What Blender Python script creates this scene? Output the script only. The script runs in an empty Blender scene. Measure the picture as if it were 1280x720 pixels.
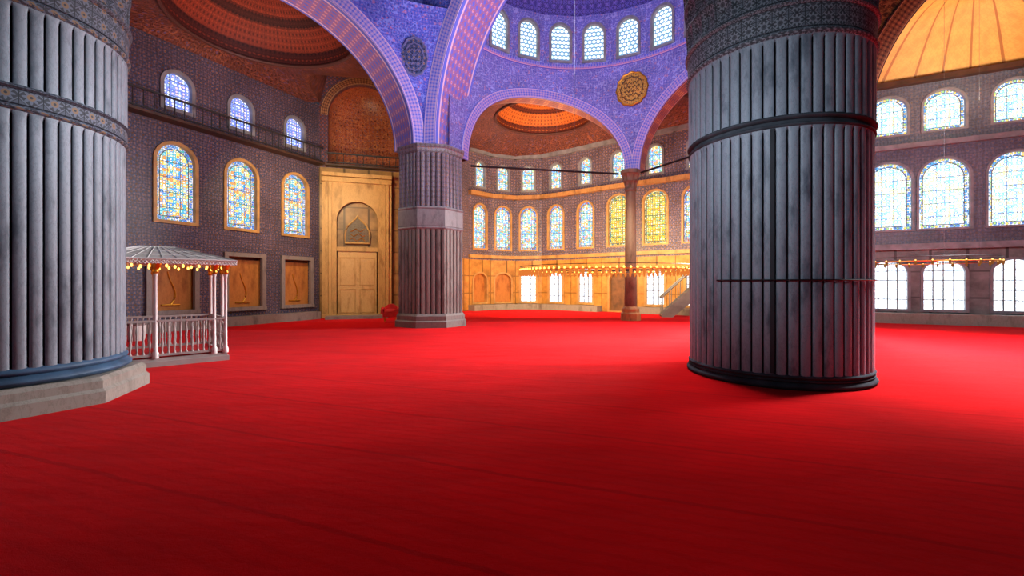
import bpy, math, random
from mathutils import Vector, Matrix
SC=bpy.context.scene; C=SC.collection
pi=math.pi; sin=math.sin; cos=math.cos; sqrt=math.sqrt; rad=math.radians
random.seed(4)
SC.view_settings.view_transform='Standard'
SC.view_settings.look='None'
F=569.0; CAMZ=1.6; HOR=355.0
ORD=['first','second','third','fourth','fifth','sixth','seventh','eighth','ninth','tenth']
def lin(c):
    r=[]
    for x in c:
        x/=255.0
        r.append(x/12.92 if x<=.04045 else ((x+.055)/1.055)**2.4)
    return (r[0],r[1],r[2],1)
# ---------------------------------------------------------------- nodes
class NT:
    def __init__(s,name):
        s.m=bpy.data.materials.new(name); s.m.use_nodes=True
        s.t=s.m.node_tree; s.n=s.t.nodes; s.l=s.t.links; s.n.clear()
        s.out=s.n.new('ShaderNodeOutputMaterial')
    def N(s,t,**k):
        x=s.n.new(t)
        for a,b in k.items(): setattr(x,a,b)
        return x
    def put(s,inp,v):
        if isinstance(v,bpy.types.NodeSocket): s.l.new(v,inp)
        else: inp.default_value=v
    def math(s,op,a,b=None,c=None):
        x=s.N('ShaderNodeMath',operation=op)
        s.put(x.inputs[0],a)
        if b is not None: s.put(x.inputs[1],b)
        if c is not None: s.put(x.inputs[2],c)
        return x.outputs[0]
    def mix(s,f,a,b,blend='MIX'):
        x=s.N('ShaderNodeMix',data_type='RGBA',blend_type=blend)
        s.put(x.inputs[0],f); s.put(x.inputs[6],a); s.put(x.inputs[7],b)
        return x.outputs[2]
    def uv(s):
        t=s.N('ShaderNodeTexCoord'); p=s.N('ShaderNodeSeparateXYZ'); s.l.new(t.outputs['UV'],p.inputs[0])
        return t.outputs['UV'],p.outputs[0],p.outputs[1]
    def obj(s): return s.N('ShaderNodeTexCoord').outputs['Object']
    def noise(s,vec,scale,detail=3,rough=.5):
        x=s.N('ShaderNodeTexNoise'); x.inputs['Scale'].default_value=scale; x.inputs['Detail'].default_value=detail
        x.inputs['Roughness'].default_value=rough
        s.l.new(vec,x.inputs['Vector']); return x.outputs[0]
    def ramp(s,f,stops,interp='LINEAR'):
        x=s.N('ShaderNodeValToRGB'); x.color_ramp.interpolation=interp
        e=x.color_ramp.elements
        while len(e)<len(stops): e.new(.5)
        for i,(p,c) in enumerate(stops): e[i].position=p; e[i].color=c
        s.put(x.inputs[0],f); return x.outputs[0]
    def fin(s,col,rough=.5,metal=0,bump=None,bs=.3,bd=.02,spec=.5,sheen=0):
        b=s.N('ShaderNodeBsdfPrincipled'); s.put(b.inputs['Base Color'],col); s.put(b.inputs['Roughness'],rough)
        b.inputs['Metallic'].default_value=metal; b.inputs['Specular IOR Level'].default_value=spec
        if sheen:
            b.inputs['Sheen Weight'].default_value=sheen; b.inputs['Sheen Tint'].default_value=(1,.20,.24,1); b.inputs['Sheen Roughness'].default_value=.35
        if bump is not None:
            q=s.N('ShaderNodeBump'); q.inputs['Strength'].default_value=bs; q.inputs['Distance'].default_value=bd
            s.l.new(bump,q.inputs['Height']); s.l.new(q.outputs[0],b.inputs['Normal'])
        s.l.new(b.outputs[0],s.out.inputs[0]); return s.m
def plain(name,c,rough=.5,metal=0,amp=.25,ns=3.0,bs=.15,spec=.5):
    t=NT(name); o=t.obj(); n=t.noise(o,ns,4)
    c=lin(c); d=tuple(x*(1-amp) for x in c[:3])+(1,); e=tuple(min(1,x*(1+amp)) for x in c[:3])+(1,)
    col=t.ramp(n,[(.3,d),(.7,e)])
    return t.fin(col,rough,metal,t.noise(o,ns*6,3),bs,.01,spec)
def marble(name,c,dark,rough=.5,ns=1.3,bs=.2):
    t=NT(name); o=t.obj()
    mp=t.N('ShaderNodeMapping'); mp.inputs['Scale'].default_value=(1,1,.35); t.l.new(o,mp.inputs[0])
    n=t.noise(mp.outputs[0],ns*2,8,.65); n2=t.noise(mp.outputs[0],ns*7,6,.7)
    col=t.ramp(n,[(.3,lin(dark)),(.48,lin(c)),(.62,lin(c)),(.8,tuple(min(1,x*1.3) for x in lin(c)[:3])+(1,))])
    v=t.math('ABSOLUTE',t.math('SUBTRACT',n2,.5)); v=t.math('LESS_THAN',v,.018)
    col=t.mix(t.math('MULTIPLY',v,.3),col,lin(dark))
    return t.fin(col,rough,0,n2,bs,.02,.3)
def flower(t,u,v,scale,bg,petal,core,corner,line=None):
    fu=t.math('SUBTRACT',t.math('FRACT',t.math('MULTIPLY',u,scale)),.5)
    fv=t.math('SUBTRACT',t.math('FRACT',t.math('MULTIPLY',v,scale)),.5)
    r=t.math('SQRT',t.math('ADD',t.math('MULTIPLY',fu,fu),t.math('MULTIPLY',fv,fv)))
    th=t.math('ARCTAN2',fv,fu)
    pet=t.math('MULTIPLY_ADD',t.math('COSINE',t.math('MULTIPLY',th,8)),.09,.31)
    au=t.math('ABSOLUTE',fu); av=t.math('ABSOLUTE',fv)
    col=t.mix(t.math('GREATER_THAN',t.math('ADD',au,av),.70),bg,corner)
    dl=t.math('ABSOLUTE',t.math('SUBTRACT',t.math('ADD',au,av),.6))
    col=t.mix(t.math('LESS_THAN',dl,.04),col,petal)
    col=t.mix(t.math('LESS_THAN',r,pet),col,petal)
    col=t.mix(t.math('LESS_THAN',r,.18),col,core)
    col=t.mix(t.math('LESS_THAN',r,.07),col,bg)
    if line is not None:
        col=t.mix(t.math('GREATER_THAN',t.math('MAXIMUM',au,av),.475),col,line)
    return col
def tile(name,bg,petal,core,corner,scale=3,rough=.4,low=None,lowz=3.2,line=None,bigamt=.45,big2=None,scroll=None):
    t=NT(name); uv,u,v=t.uv()
    wv=t.noise(uv,1.6,2); u2=t.math('MULTIPLY_ADD',wv,.22,u); v2=t.math('MULTIPLY_ADD',t.noise(uv,2.1,2),.22,v)
    col=flower(t,u2,v2,scale,lin(bg),lin(petal),lin(core),lin(corner),lin(line) if line else None)
    big=flower(t,t.math('ADD',u2,v2),t.math('SUBTRACT',u2,v2),scale*.23,(1,1,1,1),(.7,.7,.8,1),(1.25,1.05,.9,1),(.85,.85,.85,1))
    col=t.mix(bigamt,col,big,'MULTIPLY')
    if big2:
        m=flower(t,u2,v2,scale*.17,(0,0,0,1),(.75,.75,.75,1),(0,0,0,1),(.5,.5,.5,1),(.9,.9,.9,1))
        sm=flower(t,u2,v2,scale*1.7,lin(big2),lin(petal),lin(core),lin(bg))
        col=t.mix(m,col,sm)
    if scroll:
        # winding vine scrolls: thin contour lines of a smooth noise, with berries strewn along them
        s1=t.noise(uv,2.6,2,.4); f=t.math('FRACT',t.math('MULTIPLY',s1,7.0))
        ln=t.math('LESS_THAN',t.math('ABSOLUTE',t.math('SUBTRACT',f,.5)),.10)
        col=t.mix(t.math('MULTIPLY',ln,.75),col,lin(scroll[0]))
        vo=t.N('ShaderNodeTexVoronoi'); vo.inputs['Scale'].default_value=4.5; t.l.new(uv,vo.inputs['Vector'])
        col=t.mix(t.math('MULTIPLY',t.math('LESS_THAN',vo.outputs['Distance'],.20),.8),col,lin(scroll[1]))
        col=t.mix(t.math('MULTIPLY',t.math('LESS_THAN',vo.outputs['Distance'],.09),.8),col,lin(scroll[0]))
    if low:
        n=t.noise(uv,1.7,6,.65)
        lc=t.ramp(n,[(.3,tuple(x*.4 for x in lin(low)[:3])+(1,)),(.7,lin(low))])
        fu=t.math('ABSOLUTE',t.math('SUBTRACT',t.math('FRACT',t.math('MULTIPLY',u,.9)),.5))
        lc=t.mix(t.math('GREATER_THAN',fu,.46),lc,tuple(x*.25 for x in lin(low)[:3])+(1,))
        fv=t.math('ABSOLUTE',t.math('SUBTRACT',t.math('FRACT',t.math('MULTIPLY',v,.95)),.5))
        lc=t.mix(t.math('GREATER_THAN',fv,.47),lc,tuple(x*.35 for x in lin(low)[:3])+(1,))
        col=t.mix(t.math('LESS_THAN',v,lowz),col,lc)
    n=t.noise(uv,.7,3); col=t.mix(1,col,t.ramp(n,[(.3,(.72,.72,.72,1)),(.7,(1.1,1.1,1.1,1))]),'MULTIPLY')
    return t.fin(col,rough,0,None,spec=.3)
def band(name,bg,petal,core,edge,line,reps=3,us=1.4):
    t=NT(name); uv,u,v=t.uv()
    col=flower(t,t.math('MULTIPLY',u,us/reps*1.0),v,reps,lin(bg),lin(petal),lin(core),lin(edge))
    d=t.math('ABSOLUTE',t.math('SUBTRACT',v,.5))
    col=t.mix(t.math('GREATER_THAN',d,.40),col,lin(line))
    col=t.mix(t.math('GREATER_THAN',d,.44),col,lin(edge))
    return t.fin(col,.5,spec=.3)
def dome(name,c1,c2,c3,c4,n=24):
    t=NT(name); uv,u,v=t.uv()
    w=t.math('COSINE',t.math('MULTIPLY',u,2*pi*n)); w2=t.math('COSINE',t.math('MULTIPLY',u,2*pi*n*2))
    vv=t.math('ADD',v,t.math('MULTIPLY',w2,.004))
    A,B,D,E=lin(c1),lin(c2),lin(c3),lin(c4)
    def mx(p,q,f): return tuple(p[i]*(1-f)+q[i]*f for i in range(3))+(1,)
    col=t.ramp(vv,[(0,D),(.06,mx(A,D,.5)),(.08,D),(.16,mx(A,D,.35)),(.18,A),(.40,mx(A,D,.5)),(.42,D),(.50,mx(B,D,.4)),(.52,A),(.70,D),(.74,B),(.88,D)],'CONSTANT')
    fl=flower(t,t.math('MULTIPLY',u,n*3.2/14.0),v,14,(1,1,1,1),(.40,.32,.36,1),(1.2,1.1,.9,1),(.32,.3,.40,1))
    col=t.mix(.97,col,fl,'MULTIPLY')
    rib=t.math('GREATER_THAN',w,.985)
    col=t.mix(t.math('MULTIPLY',rib,.5),col,D)
    return t.fin(col,.6,spec=.25)
def panelled(name,c,dark,per=1.6):
    t=NT(name); uv,u,v=t.uv()
    n=t.noise(uv,3,4)
    col=t.ramp(n,[(.3,tuple(x*.78 for x in lin(c)[:3])+(1,)),(.7,lin(c))])
    fl=flower(t,t.math('MULTIPLY',u,1.0),v,3.2,(1,1,1,1),(.84,.74,.64,1),(1.1,1.05,.95,1),(.74,.62,.56,1))
    col=t.mix(.35,col,fl,'MULTIPLY')
    f=t.math('ABSOLUTE',t.math('SUBTRACT',t.math('FRACT',t.math('MULTIPLY',u,per)),.5))
    col=t.mix(t.math('GREATER_THAN',f,.455),col,lin(dark))
    return t.fin(col,.5,spec=.3)
def glass(name,pal,between,strength,scale=9,lead=.05,bars=True):
    t=NT(name); uv,u,v=t.uv()
    a=t.N('ShaderNodeTexVoronoi'); a.inputs['Scale'].default_value=scale; a.inputs['Randomness'].default_value=.3
    t.l.new(uv,a.inputs['Vector'])
    s=t.N('ShaderNodeSeparateColor'); t.l.new(a.outputs['Color'],s.inputs[0])
    n=len(pal); col=t.ramp(s.outputs[0],[(i/n,lin(c)) for i,c in enumerate(pal)],'CONSTANT')
    m=len(between); bet=t.ramp(s.outputs[1],[(i/m,lin(c)) for i,c in enumerate(between)],'CONSTANT')
    d=a.outputs['Distance']
    col=t.mix(t.math('GREATER_THAN',d,.40),col,bet)
    k=t.math('GREATER_THAN',t.math('ABSOLUTE',t.math('SUBTRACT',d,.40)),lead)
    if bars:
        fu=t.math('ABSOLUTE',t.math('SUBTRACT',t.math('FRACT',t.math('MULTIPLY_ADD',u,2.4,.5)),.5))
        fv=t.math('ABSOLUTE',t.math('SUBTRACT',t.math('FRACT',t.math('MULTIPLY',v,1.9)),.5))
        k=t.math('MULTIPLY',k,t.math('LESS_THAN',t.math('MAXIMUM',fu,fv),.478))
    col=t.mix(k,(.04,.05,.08,1),col)
    e=t.N('ShaderNodeEmission'); t.l.new(col,e.inputs[0]); e.inputs[1].default_value=strength
    t.l.new(e.outputs[0],t.out.inputs[0]); return t.m
def roundel(name,c1,c2,ground,strength,scale=5.0):
    t=NT(name); uv,u,v=t.uv()
    V=t.math('MULTIPLY',v,scale*1.1); row=t.math('FLOOR',V)
    U=t.math('ADD',t.math('MULTIPLY',u,scale),t.math('MULTIPLY',t.math('MODULO',row,2),.5))
    fu=t.math('SUBTRACT',t.math('FRACT',U),.5); fv=t.math('SUBTRACT',t.math('FRACT',V),.5)
    r=t.math('SQRT',t.math('ADD',t.math('MULTIPLY',fu,fu),t.math('MULTIPLY',fv,fv)))
    n=t.noise(uv,2.2,2)
    lc=t.ramp(n,[(.4,lin(c1)),(.6,lin(c2))])
    col=t.mix(t.math('LESS_THAN',r,.40),lin(ground),lc)
    e=t.N('ShaderNodeEmission'); t.l.new(col,e.inputs[0]); e.inputs[1].default_value=strength
    t.l.new(e.outputs[0],t.out.inputs[0]); return t.m
def glow(name,c,s):
    t=NT(name); e=t.N('ShaderNodeEmission'); e.inputs[0].default_value=lin(c); e.inputs[1].default_value=s
    t.l.new(e.outputs[0],t.out.inputs[0]); return t.m
def carpet():
    t=NT('red_carpet'); o=t.obj(); p=t.N('ShaderNodeSeparateXYZ'); t.l.new(o,p.inputs[0])
    x,y=p.outputs[0],p.outputs[1]
    n=t.noise(o,.5,4); n2=t.noise(o,26,5,.7); n3=t.noise(o,160,2); n4=t.noise(o,3.0,4,.6)
    mp=t.N('ShaderNodeMapping'); mp.inputs['Rotation'].default_value=(0,0,.36); mp.inputs['Scale'].default_value=(.7,1.8,1); t.l.new(o,mp.inputs[0])
    rip=t.noise(mp.outputs[0],1.1,3,.5)
    col=t.ramp(n,[(.3,(.62,.0004,.0020,1)),(.7,(.84,.0010,.0040,1))])
    q=t.math('ADD',t.math('MULTIPLY',y,.93),t.math('MULTIPLY',x,.36))
    q=t.math('ADD',q,t.math('MULTIPLY',n,.25))
    f=t.math('ABSOLUTE',t.math('SUBTRACT',t.math('FRACT',t.math('MULTIPLY',q,.82)),.5))
    seam=t.math('GREATER_THAN',f,.482)
    col=t.mix(t.math('MULTIPLY',seam,.30),col,(.2,.0,.002,1))
    # woven wales across the rows
    w=t.math('SINE',t.math('MULTIPLY',t.math('ADD',q,t.math('MULTIPLY',n4,.12)),46.0))
    col=t.mix(t.math('MULTIPLY',t.math('GREATER_THAN',w,.55),.16),col,(.28,.0,.002,1))
    col=t.mix(t.ramp(rip,[(.3,(.3,.3,.3,1)),(.6,(0,0,0,1))]),col,(.34,.0,.002,1))
    col=t.mix(t.math('MULTIPLY',n2,.4),col,(.38,.0,.002,1))
    h=t.math('ADD',t.math('MULTIPLY',n3,.4),t.math('ADD',t.math('MULTIPLY',n2,.6),t.math('ADD',t.math('MULTIPLY',rip,3.6),t.math('MULTIPLY',n4,.8))))
    return t.fin(col,.95,0,h,.6,.03,.05,sheen=.16)
M={}
M['carpet']=carpet()
M['leftwall']=tile('left_wall_tile',(56,50,56),(92,98,138),(166,116,68),(98,66,54),6.8,big2=(88,60,54))
M['portalwall']=tile('gallery_wall_tile',(84,54,48),(88,84,122),(170,96,66),(124,66,56),5.5,low=(180,136,84),lowz=7.1)
M['apsewall']=tile('apse_wall_tile',(80,68,70),(108,112,156),(190,138,80),(118,86,64),5.4,low=(226,160,80),lowz=3.1,big2=(112,82,68))
M['rightwall']=tile('right_wall_tile',(82,84,96),(112,122,150),(136,118,104),(100,96,102),5.4,low=(140,140,142),lowz=3.1,big2=(94,94,102))
M['spandrel']=tile('blue_spandrel_tile',(64,70,182),(94,112,222),(160,104,156),(52,56,160),9.0,big2=(76,78,188),bigamt=.3,scroll=((130,142,232),(176,106,146)))
M['exspan']=tile('violet_spandrel_tile',(104,98,192),(126,134,220),(166,120,164),(86,82,170),9.0,big2=(100,94,186),bigamt=.3,scroll=((166,168,232),(180,126,160)))
M['vault']=tile('red_vault_tile',(88,42,34),(126,78,66),(82,70,100),(66,30,28),7.0,big2=(104,56,40),scroll=((156,94,70),(90,84,130)))
M['alcove']=tile('red_alcove_tile',(150,68,44),(184,110,70),(98,80,110),(108,44,34),4.6,big2=(170,86,50),scroll=((200,128,80),(106,60,60)))
M['vaultr']=panelled('amber_panel_vault',(232,174,90),(160,104,50))
M['archr']=tile('brown_arch_tile',(104,66,48),(144,94,62),(176,126,78),(80,48,40),4.8,scroll=((180,126,84),(90,52,44)))
M['soffit']=band('purple_soffit',(164,104,138),(124,118,206),(220,160,158),(96,108,216),(218,192,216),8,2.6)
M['soffitw']=band('rose_soffit',(168,100,66),(130,80,100),(206,152,104),(110,72,90),(200,168,140),5,1.5)
M['ring']=band('blue_archivolt',(140,118,190),(150,152,228),(212,148,166),(84,92,204),(220,192,212),4,8.0)
M['ringw']=band('brown_archivolt',(118,72,54),(156,104,72),(182,134,88),(80,48,44),(190,154,120),4,8.0)
M['dome_o']=dome('orange_dome',(222,124,54),(200,104,44),(104,46,34),(236,156,76))
M['dome_l']=dome('red_brown_dome',(150,64,44),(130,54,40),(74,32,32),(174,92,58),36)
M['dome_p']=dome('violet_dome',(132,118,212),(116,102,200),(94,88,180),(156,138,218),30)
M['stone']=marble('grey_blue_marble',(130,138,150),(80,88,100),ns=2.0)
M['stone_r']=marble('slate_blue_marble',(128,138,152),(74,84,98),ns=2.0)
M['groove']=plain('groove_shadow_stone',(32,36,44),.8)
M['plinth']=marble('pale_marble',(150,144,136),(98,92,84))
M['blue']=plain('blue_painted_stone',(56,86,116),.6,amp=.4)
M['darkstone']=plain('dark_bronze_stone',(58,62,70),.9,amp=.4,spec=.08)
M['pierstone']=marble('brown_grey_stone',(128,120,116),(78,70,68))
M['brownstone']=marble('muted_brown_stone',(122,98,78),(80,62,48))
M['basestone']=marble('warm_base_stone',(180,130,80),(124,86,50))
M['pierband']=marble('subtle_grey_stone',(130,126,130),(86,82,88),ns=2.2)
M['pierred']=tile('pier_upper_tile',(112,92,88),(108,106,138),(146,108,88),(90,72,74),5.5)
def carved(name,a,b,c,d,e):
    t=NT(name); uv,u,v=t.uv()
    col=flower(t,u,v,4.6,lin(a),lin(b),lin(c),lin(d),lin(e))
    return t.fin(col,.65,spec=.25)
M['carved']=carved('carved_dark_stone',(58,62,70),(118,124,136),(72,74,84),(94,100,112),(40,44,52))
M['carvedl']=carved('carved_tinted_stone',(58,62,70),(98,104,120),(126,102,82),(80,86,100),(42,46,54))
M['white']=plain('white_marble',(222,218,216),.4,amp=.08)
M['railwhite']=plain('dim_white_marble',(168,160,158),.5,amp=.12)
M['roofmat']=plain('pale_roof_panels',(198,194,188),.55,amp=.12)
M['gold']=plain('gilded_metal',(212,150,56),.35,.8,amp=.25)
M['iron']=plain('dark_iron',(28,27,32),.5,.5)
M['greybar']=plain('grey_glazing_bar',(96,96,104),.6,.1)
M['railpaint']=plain('grey_brown_rail',(50,45,48),.6,.2)
M['goldstone']=marble('honey_stone',(194,150,92),(138,100,56))
M['cream']=marble('amber_brown_door_paint',(206,164,108),(166,124,74))
M['orange']=marble('amber_panel',(190,122,62),(140,80,38))
M['greystone']=marble('grey_frame_stone',(140,128,124),(92,82,84))
M['winframe']=plain('ochre_window_surround',(180,134,78),.5,amp=.3)
M['winframe_g']=plain('grey_window_surround',(126,124,132),.5,amp=.3)
M['redcloth']=plain('red_upholstery',(200,18,24),.8,amp=.3)
M['wood']=plain('dark_wood',(66,40,28),.6,amp=.4)
M['softwood']=plain('amber_brown_wood',(110,72,42),.6,amp=.4)
M['green']=plain('grey_stair_paint',(112,110,108),.5,amp=.2)
M['teal']=tile('dark_medallion_tile',(40,48,88),(84,100,160),(170,130,96),(34,38,76),5.5)
M['emblem']=tile('brown_emblem_tile',(92,76,60),(128,106,76),(70,60,56),(80,64,50),7)
M['tealrim']=plain('dull_blue_rim',(96,96,150),.6)
M['goldmed']=tile('gold_medallion',(176,124,50),(214,166,84),(116,82,60),(136,92,44),5.0)
M['bulb']=glow('lamp_flame',(255,176,76),5.5)
M['lampglass']=glow('lamp_glass',(240,130,56),.9)
M['bulb_dim']=glow('faint_lamp_flame',(255,190,110),2.5)
M['lampglass_dim']=glow('faint_lamp_glass',(200,120,60),.4)
LW=[(255,250,235),(230,242,255),(255,226,140),(150,214,220),(255,250,240),(240,150,90),(190,230,210),(255,238,180),(150,190,245)]
M['g_left']=glass('stained_glass_blue',LW,[(80,140,220),(220,150,70),(70,170,190),(240,210,110)],1.8,9.5,.04)
M['g_leftb']=glass('stained_glass_blue_border',[(90,130,225),(120,180,240),(240,200,100),(90,190,180)],[(235,232,240),(110,140,215)],1.3,11,.05,False)
M['g_up']=glass('stained_glass_upper',[(220,232,255),(170,195,250),(245,245,255),(210,190,235),(240,230,215)],[(110,125,225),(130,150,235)],1.7,8.5,.04)
M['g_apse']=glass('stained_glass_apse',[(255,252,240),(230,240,255),(255,226,140),(140,190,240),(250,250,250),(240,150,90),(150,210,170)],[(110,150,210),(220,170,80),(100,170,150)],2.3,8.5,.04)
M['g_apseb']=glass('stained_glass_apse_border',[(110,160,230),(250,205,100),(130,200,170),(230,110,80)],[(240,240,240),(90,120,190)],1.5,9,.05,False)
M['g_warm']=glass('stained_glass_yellow',[(255,236,130),(255,218,80),(255,246,190),(245,240,170),(160,200,140)],[(210,150,30),(150,150,60),(240,190,70)],2.1,8)
M['g_warmb']=glass('stained_glass_yellow_border',[(240,180,50),(255,220,110),(110,160,170)],[(120,120,60),(255,240,190)],1.4,9,.05,False)
M['g_right']=glass('stained_glass_pale',[(255,255,255),(238,248,255),(206,232,252),(255,251,232),(220,240,226),(252,238,200)],[(112,168,208),(164,194,146),(132,168,228),(206,182,134)],3.6,8,.055)
M['g_rightb']=glass('stained_glass_pale_border',[(90,165,225),(170,210,130),(240,205,110),(110,140,228)],[(245,248,255),(120,160,210)],1.6,9,.05,False)
M['g_clear']=glass('clear_daylight_glass',[(240,245,255),(255,255,255),(248,248,255)],[(220,225,235),(235,230,220)],2.8,7,.03,False)
M['g_clearr']=glass('lattice_daylight_glass',[(240,245,255),(255,255,255),(225,238,245)],[(200,215,230),(226,230,236)],3.4,9,.04,False)
M['g_drum']=roundel('roundel_glass',(244,250,255),(200,236,226),(96,126,164),1.9,5.2)
# ---------------------------------------------------------------- mesh builder
class MB:
    def __init__(s): s.v=[]; s.f=[]; s.m=[]; s.u=[]
    def face(s,pts,uvs=None,m=0):
        pts=[Vector(p) for p in pts]
        if uvs is None:
            n=Vector((0,0,0))
            for i in range(len(pts)):
                a=pts[i]; b=pts[(i+1)%len(pts)]
                n+=Vector(((a.y-b.y)*(a.z+b.z),(a.z-b.z)*(a.x+b.x),(a.x-b.x)*(a.y+b.y)))
            if n.length<1e-9: return
            n.normalize()
            if abs(n.z)>.7: uvs=[(p.x,p.y) for p in pts]
            else:
                t=Vector((-n.y,n.x,0)).normalized(); uvs=[(p.dot(t),p.z) for p in pts]
        i=len(s.v); s.v+=pts; s.f.append(list(range(i,i+len(pts)))); s.m.append(m); s.u.append(uvs)
    def box(s,c,d,rz=0,m=0):
        R=Matrix.Rotation(rz,3,'Z'); c=Vector(c); h=Vector(d)/2
        P=lambda x,y,z: c+R@Vector((x*h.x,y*h.y,z*h.z))
        for q in [((-1,-1,-1),(1,-1,-1),(1,-1,1),(-1,-1,1)),((1,-1,-1),(1,1,-1),(1,1,1),(1,-1,1)),((1,1,-1),(-1,1,-1),(-1,1,1),(1,1,1)),
                  ((-1,1,-1),(-1,-1,-1),(-1,-1,1),(-1,1,1)),((-1,-1,1),(1,-1,1),(1,1,1),(-1,1,1)),((-1,1,-1),(1,1,-1),(1,-1,-1),(-1,-1,-1))]:
            s.face([P(*a) for a in q],None,m)
    def lathe(s,prof,seg=48,c=(0,0,0),m=0,a0=0,a1=2*pi,rot=0):
        c=Vector(c); l=0
        for (r0,z0),(r1,z1) in zip(prof,prof[1:]):
            d=math.hypot(r1-r0,z1-z0); R=max(r0,r1)
            for k in range(seg):
                t0=rot+a0+(a1-a0)*k/seg; t1=rot+a0+(a1-a0)*(k+1)/seg
                p=[c+Vector((r0*cos(t0),r0*sin(t0),z0)),c+Vector((r0*cos(t1),r0*sin(t1),z0)),c+Vector((r1*cos(t1),r1*sin(t1),z1)),c+Vector((r1*cos(t0),r1*sin(t0),z1))]
                u=[(t0*R,l),(t1*R,l),(t1*R,l+d),(t0*R,l+d)]
                if r0<1e-6: p=[p[0],p[2],p[3]]; u=[u[0],u[2],u[3]]
                elif r1<1e-6: p=p[:3]; u=u[:3]
                s.face(p,u,m)
            l+=d
    def tube(s,path,r,seg=8,m=0,closed=False):
        path=[Vector(p) for p in path]; n=len(path); rings=[]
        for i,p in enumerate(path):
            if closed: t=path[(i+1)%n]-path[i-1]
            else: t=path[min(i+1,n-1)]-path[max(i-1,0)]
            t.normalize()
            up=Vector((0,0,1)) if abs(t.z)<.95 else Vector((1,0,0))
            a=t.cross(up).normalized(); b=a.cross(t)
            rr=r[i] if isinstance(r,(list,tuple)) else r
            rings.append([p+a*rr*cos(2*pi*k/seg)+b*rr*sin(2*pi*k/seg) for k in range(seg)])
        for i in range(n if closed else n-1):
            A=rings[i]; Bq=rings[(i+1)%n]
            for k in range(seg): s.face([A[k],A[(k+1)%seg],Bq[(k+1)%seg],Bq[k]],None,m)
        if not closed: s.face(rings[0][::-1],None,m); s.face(rings[-1],None,m)
    def ball(s,c,r,seg=12,m=0,sz=1):
        s.lathe([(r*sin(pi*k/8)if 0<k<8 else 0,-r*sz*cos(pi*k/8)) for k in range(9)],seg,c,m)
    def build(s,name,mats,parent=None,ang=35,smooth=True):
        me=bpy.data.meshes.new(name)
        key={}; vs=[]; fs=[]; us=[]; ms=[]
        for f,u,m in zip(s.f,s.u,s.m):
            idx=[];uu=[]
            for i,w in zip(f,u):
                p=s.v[i]; k=(round(p.x,4),round(p.y,4),round(p.z,4))
                if k not in key: key[k]=len(vs); vs.append(p)
                j=key[k]
                if j not in idx: idx.append(j); uu.append(w)
            if len(idx)>2: fs.append(idx); us.append(uu); ms.append(m)
        me.from_pydata(vs,[],fs)
        ul=me.uv_layers.new(name='UVMap')
        flat=[w for uu in us for w in uu]
        for i,w in enumerate(flat): ul.data[i].uv=w
        if not isinstance(mats,(list,tuple)): mats=[mats]
        for m in mats: me.materials.append(m)
        me.polygons.foreach_set('material_index',ms)
        if smooth:
            me.shade_smooth(); me.set_sharp_from_angle(angle=rad(ang))
        me.update()
        o=bpy.data.objects.new(name,me); C.objects.link(o)
        if parent: o.parent=parent
        return o
def empty(name,loc=(0,0,0),rz=0,parent=None):
    o=bpy.data.objects.new(name,None); o.empty_display_size=.2; C.objects.link(o); o.location=loc; o.rotation_euler=(0,0,rz)
    if parent: o.parent=parent
    return o
def tag(o,label,cat,group=None,kind=None):
    o['label']=label; o['category']=cat
    if group: o['group']=group
    if kind: o['kind']=kind
    return o
def struct(o,label,cat='wall',group=None): return tag(o,label,cat,group,'structure')
def dup(o,parent=None,loc=None,rz=None):
    c=o.copy(); C.objects.link(c)
    if parent: c.parent=parent
    if loc is not None: c.location=loc
    if rz is not None: c.rotation_euler=(0,0,rz)
    return c
TR=[0]
def trimname(): TR[0]+=1; return 'trim_%d'%TR[0]
WN=[0]
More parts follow.
